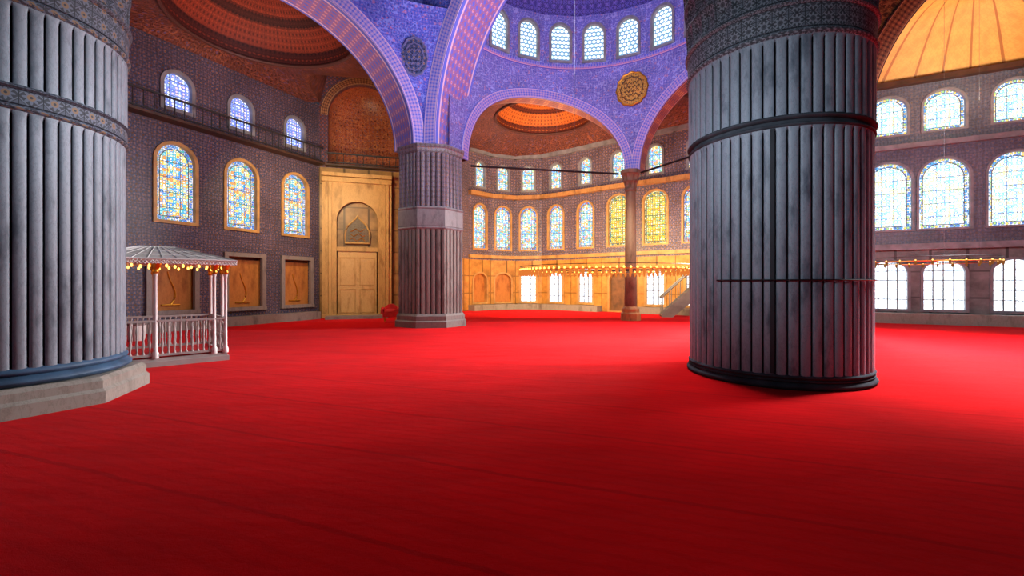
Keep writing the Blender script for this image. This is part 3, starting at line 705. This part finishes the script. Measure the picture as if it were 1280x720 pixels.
arch_wall('great blue arch spanning right from the middle pier toward the dome',G2,d2,n2,10,R2,ZS,17,2.25,.6,2.2,M['spandrel'],M['soffit'],M['ring'],.5,'blue patterned band edging the great central arch')
d3=V2(.97,-.24).normalized(); n3=V2(.24,.97).normalized(); G3=V2(10.4,13.4)
arch_wall('brown painted arch springing right behind the near right column',G3,d3,n3,8.8,5.6,5.5,15,1.2,.9,1.5,M['archr'],M['soffitw'],M['ringw'],.5,'brown patterned band edging the right arch')
mb=MB(); mb.box((10.02,14.0,2.75),(.75,1.1,5.5),-.24); struct(mb.build('wall_right_pier',M['pierstone'],smooth=False),'wall block under the right arch hidden behind the near right column')
def cpt(G,d,n,clear,rise,w,z):
    h=z-ZS; a=clear/2+w; b=rise+w; u=clear/2-a*sqrt(max(0,1-(h/b)**2)); return G+d*u-n*.05+Vector((0,0,z))
mb=MB(); rows=[]
for k in range(25):
    z=ZS+.05+4.75*k/24; a=cpt(G1,d1,n1,10,R1,.48,z); b=cpt(G2,d2,n2,10,R2,.48,z)
    row=[]
    for j in range(9):
        t=j/8; p=a.lerp(b,t); bul=.12*(b-a).length*sin(pi*t); row.append(p+Vector((.1,.6,0))*bul)
    rows.append(row)
for k in range(24):
    for j in range(8):
        q=[rows[k][j],rows[k][j+1],rows[k+1][j+1],rows[k+1][j]]
        mb.face(q,[((p-rows[k][4]).dot(Vector((1,0,0))),p.z) for p in q])
struct(mb.build(trimname(),M['spandrel']),'blue tiled pendentive above the middle pier between the great arches','pendentive')
def medallion(p,nrm,rx,rz_,label,mat,rim,inner):
    nrm=Vector(nrm).normalized(); t=Vector((0,0,1)).cross(nrm).normalized(); up=nrm.cross(t)
    root=empty('medallion',p); tag(root,label,'medallion')
    N=48; pts=[]
    for k in range(N):
        a=2*pi*k/N; q=1+.035*cos(12*a); pts.append((rx*q*cos(a),rz_*q*sin(a)))
    mb=MB(); mb.face([t*x+up*z+nrm*.06 for x,z in pts],[(x,z) for x,z in pts])
    for k in range(N):
        a,b=pts[k],pts[(k+1)%N]; mb.face([t*a[0]+up*a[1]+nrm*-.05,t*b[0]+up*b[1]+nrm*-.05,t*b[0]+up*b[1]+nrm*.06,t*a[0]+up*a[1]+nrm*.06])
    mb.build('disc',mat,root,smooth=False)
    mb=MB(); mb.tube([t*x+up*z+nrm*.06 for x,z in pts],.04,6,closed=True); mb.build('rim',rim,root)
    mb=MB(); mb.tube([t*x*.72+up*z*.72+nrm*.065 for x,z in pts],.022,6,closed=True); mb.build('inner_ring',inner,root)
    for k in range(4):
        mb=MB(); w=.5*sqrt(max(.1,1-((.36-.24*k)/.62)**2))
        mb.tube([t*(rx*(-w+2*w*j/14))+up*(rz_*(.36-.24*k+.08*sin(j*1.9+k*1.7)))+nrm*.065 for j in range(15)],.016,5); mb.build('script_stroke',inner,root)
pm=rows[15][4]; medallion(pm+Vector((0,-.12,0)),(.1,-1,-.25),.45,.62,'muted dark blue roundel on the blue pendentive above the middle pier',M['teal'],M['tealrim'],M['tealrim'])
# ---------------------------------------------------------------- apse half dome
C0=Vector((2.8,15.7,0)); RD=5.4
def cyl(th,r,z): return C0+Vector((r*cos(th),r*sin(th),z))
def cyl_arch(t0,t1,rise,zs,ztop,depth,label,ringlabel):
    mb=MB(); K=44; s=0
    for k in range(K):
        a0=pi*k/K; a1=pi*(k+1)/K
        A=t0+(t1-t0)*(1-cos(a0))/2; Bq=t0+(t1-t0)*(1-cos(a1))/2
        z0=zs+rise*sin(a0); z1=zs+rise*sin(a1)
        mb.face([cyl(A,RD,z0),cyl(Bq,RD,z1),cyl(Bq,RD,ztop),cyl(A,RD,ztop)],[(-A*RD,z0),(-Bq*RD,z1),(-Bq*RD,ztop),(-A*RD,ztop)],0)
        ds=math.hypot((Bq-A)*RD,z1-z0)
        mb.face([cyl(A,RD+depth,z0),cyl(Bq,RD+depth,z1),cyl(Bq,RD,z1),cyl(A,RD,z0)],[(s,1),(s+ds,1),(s+ds,0),(s,0)],1); s+=ds
    struct(mb.build(trimname(),[M['exspan'],M['soffitw']],ang=30),label,'arch')
    mb=MB(); s=0; w=.42; tc=(t0+t1)/2; hf=(t1-t0)/2
    for k in range(K):
        a0=pi*k/K; a1=pi*(k+1)/K
        def Q(a,o,r): return cyl(tc-(hf+math.copysign(o/RD,hf))*cos(a),r,zs+(rise+o)*sin(a))
        ds=(Q(a0,0,RD)-Q(a1,0,RD)).length
        mb.face([Q(a0,0,RD-.07),Q(a1,0,RD-.07),Q(a1,w,RD-.07),Q(a0,w,RD-.07)],[(s,0),(s+ds,0),(s+ds,1),(s,1)])
        mb.face([Q(a0,w,RD-.07),Q(a1,w,RD-.07),Q(a1,w,RD),Q(a0,w,RD)],[(s,.9),(s+ds,.9),(s+ds,1),(s,1)])
        mb.face([Q(a0,0,RD),Q(a1,0,RD),Q(a1,0,RD-.07),Q(a0,0,RD-.07)],[(s,0),(s+ds,0),(s+ds,.1),(s,.1)]); s+=ds
    struct(mb.build(trimname(),M['ring']),ringlabel,'arch band')
tM=rad(149); tS=rad(61); tN=rad(-15)
cyl_arch(tM,tS+.06,3.5,6.6,11.6,.7,'violet tiled apse arch left of the slim column','patterned band edging the left apse arch')
cyl_arch(tS-.06,tN,3.7,6.6,11.6,.7,'violet tiled apse arch right of the slim column','patterned band edging the right apse arch')
mb=MB()
for a,b in ((tS+.06,tS-.06),(tM+.25,tM),(tN,tN-.2)):
    for k in range(3):
        p=a+(b-a)*k/3;q=a+(b-a)*(k+1)/3
        mb.face([cyl(p,RD,6.6),cyl(q,RD,6.6),cyl(q,RD,11.6),cyl(p,RD,11.6)],[(-p*RD,6.6),(-q*RD,6.6),(-q*RD,11.6),(-p*RD,11.6)])
struct(mb.build(trimname(),M['exspan'],ang=30),'narrow violet tiled strip between the two apse arches','spandrel')
st=rad(16.5); ang0=rad(129)+st*1.5; k=0
for k in range(10):
    a=ang0-st*k; b=a-st
    p=cyl(a,RD,0); q=cyl(b,RD,0); f=FR((p.x,p.y),(q.x,q.y))
    h=hole(f.L/2,.98,11.85,13.6,.49)
    mb=MB(); holed(mb,f,0,f.L,11.6,14.0,[h]); struct(mb.build('wall_drum_%d'%(k+1),M['exspan'],smooth=False),'%s facet from the left of the violet window drum'%ORD[k])
    window('small arched roundel window ringing the base of the violet half dome, %s from the left'%ORD[k],f,h,M['g_drum'],M['winframe_g'],.06,group='half dome windows')
mb=MB(); mb.lathe([(RD,11.52),(RD-.16,11.56),(RD-.16,11.68),(RD,11.74)],64,C0,a0=rad(-30),a1=rad(165)); struct(mb.build(trimname(),M['ring']),'blue cornice ring under the half dome windows','cornice')
mb=MB(); K=60
def dp(t,e): return C0+Vector((RD*cos(e)*cos(t),RD*cos(e)*sin(t),14.0+3.6*sin(e)))
for k in range(K):
    t0=rad(-40)+rad(220)*k/K; t1=rad(-40)+rad(220)*(k+1)/K
    for j in range(12):
        e0=pi/2*j/12; e1=pi/2*(j+1)/12
        mb.face([dp(t0,e0),dp(t1,e0),dp(t1,e1),dp(t0,e1)],[(t0/2/pi,j/12),(t1/2/pi,j/12),(t1/2/pi,(j+1)/12),(t0/2/pi,(j+1)/12)])
struct(mb.build('ceiling',M['dome_p']),'violet painted half dome above the apse arches','ceiling')
pg=cyl(tS,RD-.12,10.3); medallion(pg,(C0.x-pg.x,C0.y-pg.y,0),.68,.72,'round gold medallion on the violet wall above the slim apse column',M['goldmed'],M['gold'],M['wood'])
# ---------------------------------------------------------------- vaults
def loft(label,c,poly,r,zr,hd,mv,md,domelabel,keep=lambda p:True):
    c=Vector((c[0],c[1],0)); N=96; outer=[]
    n=len(poly)
    for k in range(N):
        t=2*pi*k/N; dx,dy=cos(t),sin(t); best=None
        for i in range(n):
            a=poly[i]; b=poly[(i+1)%n]; ax,ay=a[0]-c.x,a[1]-c.y; ex,ey=b[0]-a[0],b[1]-a[1]
            den=dx*ey-dy*ex
            if abs(den)<1e-9: continue
            s=(ax*ey-ay*ex)/den; w=(ax*dy-ay*dx)/den
            if s>0 and -1e-6<=w<=1+1e-6 and (best is None or s<best[0]): best=(s,a[2]+(b[2]-a[2])*w)
        if best is None: best=(r*1.2,zr)
        outer.append((t,max(best[0],r+.02),best[1]))
    mb=MB(); R=8
    def add(q,u):
        if keep(sum((Vector(p) for p in q),Vector((0,0,0)))/len(q)): mb.face(q,u)
    def P(k,j):
        t,s,z=outer[k%N]; q=j/R; rr=s+(r-s)*q; return Vector((c.x+rr*cos(t),c.y+rr*sin(t),z+(zr-z)*sin(q*pi/2)))
    def U(k,j):
        t=2*pi*k/N; s=outer[k%N][1]; q=j/R; return (t*(r+1),(s-r)*q*1.1)
    for k in range(N):
        for j in range(R): add([P(k,j),P(k,j+1),P(k+1,j+1),P(k+1,j)],[U(k,j),U(k,j+1),U(k+1,j+1),U(k+1,j)])
    struct(mb.build('ceiling',mv,ang=40),label,'ceiling')
    mb=MB(); us=(2*pi*(r+1) if md is mv else 1)
    for k in range(N):
        t0=2*pi*k/N;t1=2*pi*(k+1)/N
        for j in range(12):
            e0=pi/2*j/12;e1=pi/2*(j+1)/12
            g=lambda t,e: c+Vector((r*cos(e)*cos(t),r*cos(e)*sin(t),zr+hd*sin(e)))
            add([g(t0,e0),g(t0,e1),g(t1,e1),g(t1,e0)],[(us*k/N,j/12),(us*k/N,(j+1)/12),(us*(k+1)/N,(j+1)/12),(us*(k+1)/N,j/12)])
    struct(mb.build('ceiling',md),domelabel,'ceiling')
    pts=[c+Vector((r*cos(2*pi*k/96),r*sin(2*pi*k/96),zr-.02)) for k in range(96)]
    mb=MB()
    if all(keep(p) for p in pts): mb.tube(pts,.07,8,closed=True)
    else:
        s0=[k for k in range(96) if keep(pts[k]) and not keep(pts[k-1])][0]; arc=[]
        for k in range(96):
            p=pts[(s0+k)%96]
            if not keep(p): break
            arc.append(p)
        mb.tube(arc,.07,8)
    struct(mb.build(trimname(),M['ringw']),'raised ring around the '+domelabel,'moulding')
def behind_left_arch(p): return (Vector((p[0],p[1],0))-G1).dot(n1)>1.3
loft('red tiled vault of the left bay',(-8.2,15.2),[(A0[0],A0[1],9.9),(A1[0],A1[1],9.9),(A1[0]+.35,A1[1]+.12,11.8),(A2[0],A2[1],11.8),(-4.2,18.3,12.3),(-12.4,11.5,12.3)],2.9,10.25,1.9,M['vault'],M['dome_l'],'red-brown ringed dome over the left bay',behind_left_arch)
loft('red tiled vault of the main apse bay',(1.7,24.4),[(p[0],p[1],9.7) for p in AP[:7]]+[(5.9,20.9,10.6),(4.2,21.7,10.8),(1.4,21.7,10.9),(-.8,20.9,10.8),(-2.6,19.6,10.6)],2.6,10.5,1.6,M['vault'],M['dome_o'],'orange ringed dome over the main apse bay')
arc=[(C0.x+6.15*cos(rad(a)),C0.y+6.15*sin(rad(a)),10.8) for a in (-8,2,12,22,32,42,52,59)]
loft('red tiled vault of the right apse bay',(8.7,20.5),[(6.9,25.2,9.7),(8.6,24,9.7),(10.2,22.6,9.7),(12.4,21.1,9.9),(11.4,16,10.8)]+arc,1.3,10.6,.9,M['vault'],M['dome_o'],'orange dome over the right apse bay')
loft('amber panelled vault of the right bay',(16,15.6),[(10.6,14.6,12.6),(11.5,21.6,9.9),(14,20,9.9),(24,14.6,9.9),(19.5,12.5,12.6)],1.2,12.2,.6,M['vaultr'],M['vaultr'],'amber crown of the right bay vault')
# ---------------------------------------------------------------- tie rods
def rod(a,b,label):
    mb=MB(); mb.tube([a,b],.045,8); tag(mb.build('tie_rod',M['iron']),label,'tie rod')
rod((5.56,19.6,6.4),(7.5,15.5,6.4),'dark iron tie rod from the slim apse column toward the near right column')
rod((-1.7,18.7,6.45),(4.7,20.05,6.45),'dark iron tie rod between the middle pier and the slim apse column')
# ---------------------------------------------------------------- chandeliers
def chandelier(c,r,z,n,label,top,sc,lg,bl):
    root=empty('chandelier',(c[0],c[1],z)); tag(root,label,'chandelier','low hanging lamp rings')
    mb=MB(); mb.tube([(r*cos(2*pi*k/72),r*sin(2*pi*k/72),0) for k in range(72)],.016,8,closed=True); mb.build('ring',M['gold'],root)
    mb=MB(); mb.tube([(r*cos(2*pi*k/72),r*sin(2*pi*k/72),.14) for k in range(72)],.012,6,closed=True); mb.build('upper_ring',M['iron'],root)
    mb=MB()
    for k in range(3): a=pi*k/3; mb.tube([(-r*cos(a),-r*sin(a),.0),(r*cos(a),r*sin(a),.0)],.012,6)
    mb.build('spokes',M['iron'],root)
    mb=MB(); mb.tube([(r,0,.14),(r,0,top-z)],.0035,5); w=mb.build('hanging_cable',M['greybar'],root)
    for k in range(1,3): dup(w,root,rz=2*pi*k/3)
    mb=MB(); mb.lathe([(0,-.30*sc),(.03*sc,-.29*sc),(.06*sc,-.24*sc),(.085*sc,-.14*sc),(.07*sc,-.05*sc),(.095*sc,.0),(.09*sc,.005)],10); l=mb.build('lamp_cup',lg,root)
    mb=MB(); mb.ball((0,0,.02),.05*sc,8,0,1.6); fb=mb.build('flame',bl,l)
    for k in range(n):
        a=2*pi*k/n; q=l if k==0 else dup(l,root); q.location=(r*cos(a),r*sin(a),0)
        if k: dup(fb,q)
chandelier((3.5,16.6),3.2,2.08,100,'wide low ring of glowing amber lamps hanging before the apse',15.5,.62,M['lampglass'],M['bulb'])
chandelier((13.6,14.9),1.7,2.3,28,'low ring of faint amber lamps hanging right of the near right column',11.0,.4,M['lampglass_dim'],M['bulb_dim'])
# ---------------------------------------------------------------- marble canopy (left)
rz=math.atan2(.678,.735); kw=2.12; kd=1.62
K0=empty('canopy_kiosk',(-7.60,8.16,0),rz); tag(K0,'white marble railed kiosk with low hipped roof partly behind the left column','kiosk')
mb=MB(); mb.box((kw/2,kd/2,.05),(kw+.12,kd+.12,.10)); mb.box((kw/2,kd/2,.13),(kw+.06,kd+.06,.06)); mb.build('platform',M['railwhite'],K0,smooth=False)
mb=MB(); mb.box((kw/2,kd/2,.175),(kw-.1,kd-.1,.03)); mb.build('red_carpet',M['redcloth'],K0,smooth=False)
mb=MB(); mb.lathe([(0,.16),(.055,.16),(.055,.26),(.034,.30),(.030,1.0),(.028,1.75),(.04,1.78),(.04,1.82),(0,1.82)],14); po=mb.build('post',M['white'],K0)
mb=MB(); mb.lathe([(.04,1.80),(.06,1.84),(.05,1.88),(.085,1.96),(.1,2.0),(0,2.0)],12); cp=mb.build('capital',M['gold'],po)
posts=[(0,0),(kw*.45,0),(kw,0),(kw,kd*.2),(kw,kd),(0,kd),(kw*.5,kd),(kw-.2,0),(0,kd*.5)]
for i,(x,y) in enumerate(posts):
    q=po if i==0 else dup(po,K0)
    q.location=(x,y,0)
    if i: dup(cp,q)
mb=MB(); mb.lathe([(0,.22),(.024,.22),(.024,.26),(.010,.29),(.015,.34),(.025,.43),(.011,.54),(.018,.56),(.011,.58),(.023,.68),(.012,.77),(.010,.80),(.022,.83),(.022,.86),(0,.86)],10); ba=mb.build('baluster',M['railwhite'],K0)
first=True
sides=[((0,0),(kw,0),22),((kw,0),(kw,kd),16),((kw,kd),(0,kd),22),((0,kd),(0,0),16)]
mt=MB(); ml=MB()
for a,b,n in sides:
    for k in range(1,n):
        q=ba if first else dup(ba,K0); first=False
        t=k/n; q.location=(a[0]+(b[0]-a[0])*t,a[1]+(b[1]-a[1])*t,0)
    c=((a[0]+b[0])/2,(a[1]+b[1])/2); L=math.hypot(b[0]-a[0],b[1]-a[1]); r=math.atan2(b[1]-a[1],b[0]-a[0])
    mt.box((c[0],c[1],.88),(L,.055,.04),r); ml.box((c[0],c[1],.22),(L,.055,.045),r)
mt.build('top_rail',M['railwhite'],K0,smooth=False); ml.build('bottom_rail',M['railwhite'],K0,smooth=False)
mb=MB(); ov=.17
for z,o,h in ((2.035,.05,.04),(2.07,.13,.03)):
    mb.box((kw/2,kd/2,z),(kw+o*2,kd+o*2,h))
mb.build('eave',M['white'],K0,smooth=False)
ZR=2.37
mb=MB(); e=[(-ov,-ov,2.085),(kw+ov,-ov,2.085),(kw+ov,kd+ov,2.085),(-ov,kd+ov,2.085)]; ra=(kw*.36,kd/2,ZR); rb=(kw*.64,kd/2,ZR)
mb.face([e[0],e[1],rb,ra]); mb.face([e[1],e[2],rb]); mb.face([e[2],e[3],ra,rb]); mb.face([e[3],e[0],ra]); mb.face(e[::-1])
rf=mb.build('roof',M['roofmat'],K0,smooth=False)
def seg(a,b,r,name,mat):
    mb=MB(); mb.tube([a,b],r,6); mb.build(name,mat,rf)
for a,b in ((e[0],ra),(e[1],rb),(e[2],rb),(e[3],ra),(ra,rb)): seg(a,b,.018,'hip_rib',M['white'])
for k in range(4): seg(e[k],e[(k+1)%4],.018,'eave_roll',M['white'])
def lerp(a,b,t): return tuple(a[i]+(b[i]-a[i])*t for i in range(3))
for q0,q1,r0,r1,n in ((e[0],e[1],ra,rb,10),(e[1],e[2],rb,rb,8),(e[2],e[3],rb,ra,10),(e[3],e[0],ra,ra,8)):
    for k in range(1,n): seg(lerp(q0,q1,k/n),lerp(r0,r1,k/n),.009,'roof_rib',M['white'])
    for t in (.33,.66): seg(lerp(q0,r0,t),lerp(q1,r1,t),.009,'roof_batten',M['white'])
for k in range(4):
    a=Vector(e[k]); b=Vector(e[(k+1)%4]); L=(b-a).length; n=int(L/.11); mb=MB()
    path=[]
    for j in range(n*4+1):
        p=a.lerp(b,j/(n*4)); path.append((p.x,p.y,p.z-.02-.07*abs(sin(pi*j/4))))
    mb.tube(path,.011,5); 
    path=[]
    for j in range(n*4+1):
        p=a.lerp(b,j/(n*4)); path.append((p.x,p.y,p.z-.02-.07*abs(cos(pi*j/4))))
    mb.tube(path,.011,5); mb.build('lattice_fringe',M['white'],rf)
mb=MB(); mb.ball((0,0,0),.022,8,0,1.5); lm=mb.build('eave_lamp',M['bulb'],K0); first=True
for a,b,n in (((0,0),(kw,0),16),((kw,0),(kw,kd),12),((kw,kd),(0,kd),12),((0,kd),(0,0),8)):
    for k in range(n):
        t=(k+.5)/n; q=lm if first else dup(lm,K0); first=False
        q.location=(a[0]+(b[0]-a[0])*t,a[1]+(b[1]-a[1])*t,1.96-.02*(k%2))
rt=empty('bin',(-10.6,12.85,0)); tag(rt,'small off-white bin on the carpet between left column and kiosk','bin')
mb=MB(); mb.lathe([(0,0),(.17,0),(.19,.05),(.22,.46),(.2,.46),(.18,.1),(0,.1)],20); mb.build('body',M['white'],rt)
mb=MB(); mb.lathe([(.225,.44),(.24,.46),(.24,.49),(.2,.5)],20); mb.build('rim',M['greystone'],rt)
# ---------------------------------------------------------------- red armchair beside pier
rt=empty('armchair',(-5.15,19.3,0),rad(10)); tag(rt,'small red upholstered armchair on the carpet left of the middle pier','armchair')
mb=MB(); mb.box((0,0,.32),(.60,.54,.22)); mb.ball((0,0,.44),.29,14,0,.4); mb.build('seat',M['redcloth'],rt)
mb=MB()
for k in range(8):
    a0=pi*k/8;a1=pi*(k+1)/8
    mb.face([(.32*cos(a0),.20,.42+.33*sin(a0)),(.32*cos(a1),.20,.42+.33*sin(a1)),(.32*cos(a1),.34,.42+.33*sin(a1)),(.32*cos(a0),.34,.42+.33*sin(a0))])
ring=[(.32*cos(pi*k/8),.42+.33*sin(pi*k/8)) for k in range(9)]
mb.face([(x,.20,z) for x,z in ring]); mb.face([(x,.34,z) for x,z in ring][::-1]); mb.build('backrest',M['redcloth'],rt)
for s in (-1,1):
    mb=MB(); mb.tube([(s*.31,.25,.54),(s*.32,-.05,.56),(s*.32,-.25,.52),(s*.32,-.27,.36)],.07,8); mb.build('armrest',M['redcloth'],rt)
for x,y in ((-.23,-.22),(.23,-.22),(-.23,.24),(.23,.24)):
    mb=MB(); mb.lathe([(0,0),(.02,0),(.035,.22),(0,.22)],8,(x,y,0)); mb.build('leg',M['gold'],rt)
# ---------------------------------------------------------------- stair in the apse
rt=empty('staircase',(7.2,21.9,0),rad(-12)); tag(rt,'grey pulpit stair with handrail beside the near right column','stairs')
for k in range(8):
    mb=MB(); mb.box((.14+.27*k,.4,.13+.26*k-.02),(.29,.8,.06)); mb.build('tread',M['greystone'],rt,smooth=False)
for y in (0,.8):
    mb=MB(); P=[(0,0),(.5,0),(2.2,1.45),(2.2,2.05),(2.0,2.05),(0,.16)]
    mb.face([(x,y-.03,z) for x,z in P]); mb.face([(x,y+.03,z) for x,z in P][::-1])
    for i in range(6):
        a,b=P[i],P[(i+1)%6]; mb.face([(a[0],y-.03,a[1]),(b[0],y-.03,b[1]),(b[0],y+.03,b[1]),(a[0],y+.03,a[1])])
    mb.build('side_panel',M['green'],rt,smooth=False)
    mb=MB(); mb.tube([(0,y,.95),(2.1,y,2.95)],.04,8)
    for k in range(6): x=.05+.4*k; mb.tube([(x,y,.1+x*.95),(x,y,.95+x*.95)],.022,6)
    mb.build('handrail',M['green'],rt)
for y in (0,.8):
    mb=MB(); mb.box((2.15,y,.75),(.12,.12,1.5)); mb.build('support_post',M['green'],rt,smooth=False)
# ---------------------------------------------------------------- light
w=bpy.data.worlds.new('World'); SC.world=w; w.use_nodes=True
bg=w.node_tree.nodes['Background']; bg.inputs[0].default_value=(.52,.70,1.0,1); bg.inputs[1].default_value=.055
def area(name,loc,target,size,power,col,spread=180):
    l=bpy.data.lights.new(name,'AREA'); l.energy=power; l.color=col; l.size=size; l.spread=rad(spread)
    o=bpy.data.objects.new(name,l); C.objects.link(o); o.location=loc
    o.rotation_euler=(Vector(target)-Vector(loc)).to_track_quat('-Z','Y').to_euler(); return o
area('overhead_fill',(2.8,15.0,16.0),(3.2,13.2,0),4,1350,(1,.97,.97),74)  # added area lamp out of view overhead, brightens the mid carpet
area('right_fill',(11.4,18.4,6.5),(2.5,10.8,0),3,2100,(1,.97,.97),90)  # unseen lamp behind the right column, added to stand in for window light
area('right_bay_fill',(15.5,11.4,11.5),(10.5,11.2,0),3,3300,(1,.98,.98),62)  # added lamp above the view, boosts the light from the right windows
area('right_wall_wash',(13.5,11.5,5.5),(18,18,5.5),2.0,230,(.86,.93,1))  # unseen fill added to lift the right wall
area('left_bay_fill',(-7.2,17.0,6.0),(-7.4,22,4.0),1.0,270,(1,.76,.42))  # added warm fill on the portal, no fitting there
area('left_wall_wash',(-6.8,13.0,5.0),(-11.5,16.5,5.5),1.5,125,(1,.92,.80))  # unseen lamp added to brighten the left wall tiles
area('left_dome_fill',(-8.2,15.8,7.5),(-8.4,16.2,12),1.6,80,(1,.70,.44))  # added upward fill for the left dome, not a fixture
area('apse_dome_fill',(1.6,23.2,7.2),(1.7,24.6,12),2.0,260,(1,.70,.40))  # unseen warm fill added under the apse dome
area('apse_wall_fill',(1.5,21.6,3.6),(1.8,29,2.4),3,900,(1,.72,.36))  # added lamp warming the lower apse wall, no real fitting
area('right_apse_fill',(7.0,20.9,3.6),(7.9,25,3.0),1.6,300,(1,.76,.42))  # extra unseen fill added for the right apse wall
area('slim_column_wash',(4.2,17.2,4.5),(5.3,20.2,3.6),1.0,30,(1,.84,.6),70)  # added unseen lamp picking out the slim column
area('right_dome_fill',(16,15,7.6),(16,15.6,12),2,270,(1,.84,.54))  # unseen upward fill added for the amber vault
area('right_arch_wash',(11,8.5,5.5),(14,12.6,9.5),1.5,80,(1,.74,.46))  # added warm fill on the brown arch face, no fixture
area('blue_arch_wash',(-1.0,11.5,6.5),(-2.8,17,10),2.0,330,(.86,.88,1))  # unseen cool fill added for the pendentive and blue arches
area('half_dome_wash',(2.4,12.8,9.0),(2.8,19.5,13.2),2.0,400,(.9,.9,1))  # added uplight for the drum and half dome, no fixture
area('column_wash',(-1.8,3.2,4.5),(4.6,8.2,3.7),1.2,38,(.82,.92,1),55)  # unseen cool lamp added to light the right column
area('left_column_wash',(-1.2,5.6,4.6),(-7.1,6.3,3.4),1.2,18,(.85,.94,1),55)  # added fill for the left column, not a visible lamp
# ---------------------------------------------------------------- camera
cd=bpy.data.cameras.new('Camera'); cam=bpy.data.objects.new('Camera',cd); C.objects.link(cam)
cd.sensor_width=36; cd.lens=16.0; cd.clip_end=200; cam.location=(0,0,CAMZ); cam.rotation_euler=(pi/2,0,0); cd.shift_y=-5/1280
SC.camera=cam
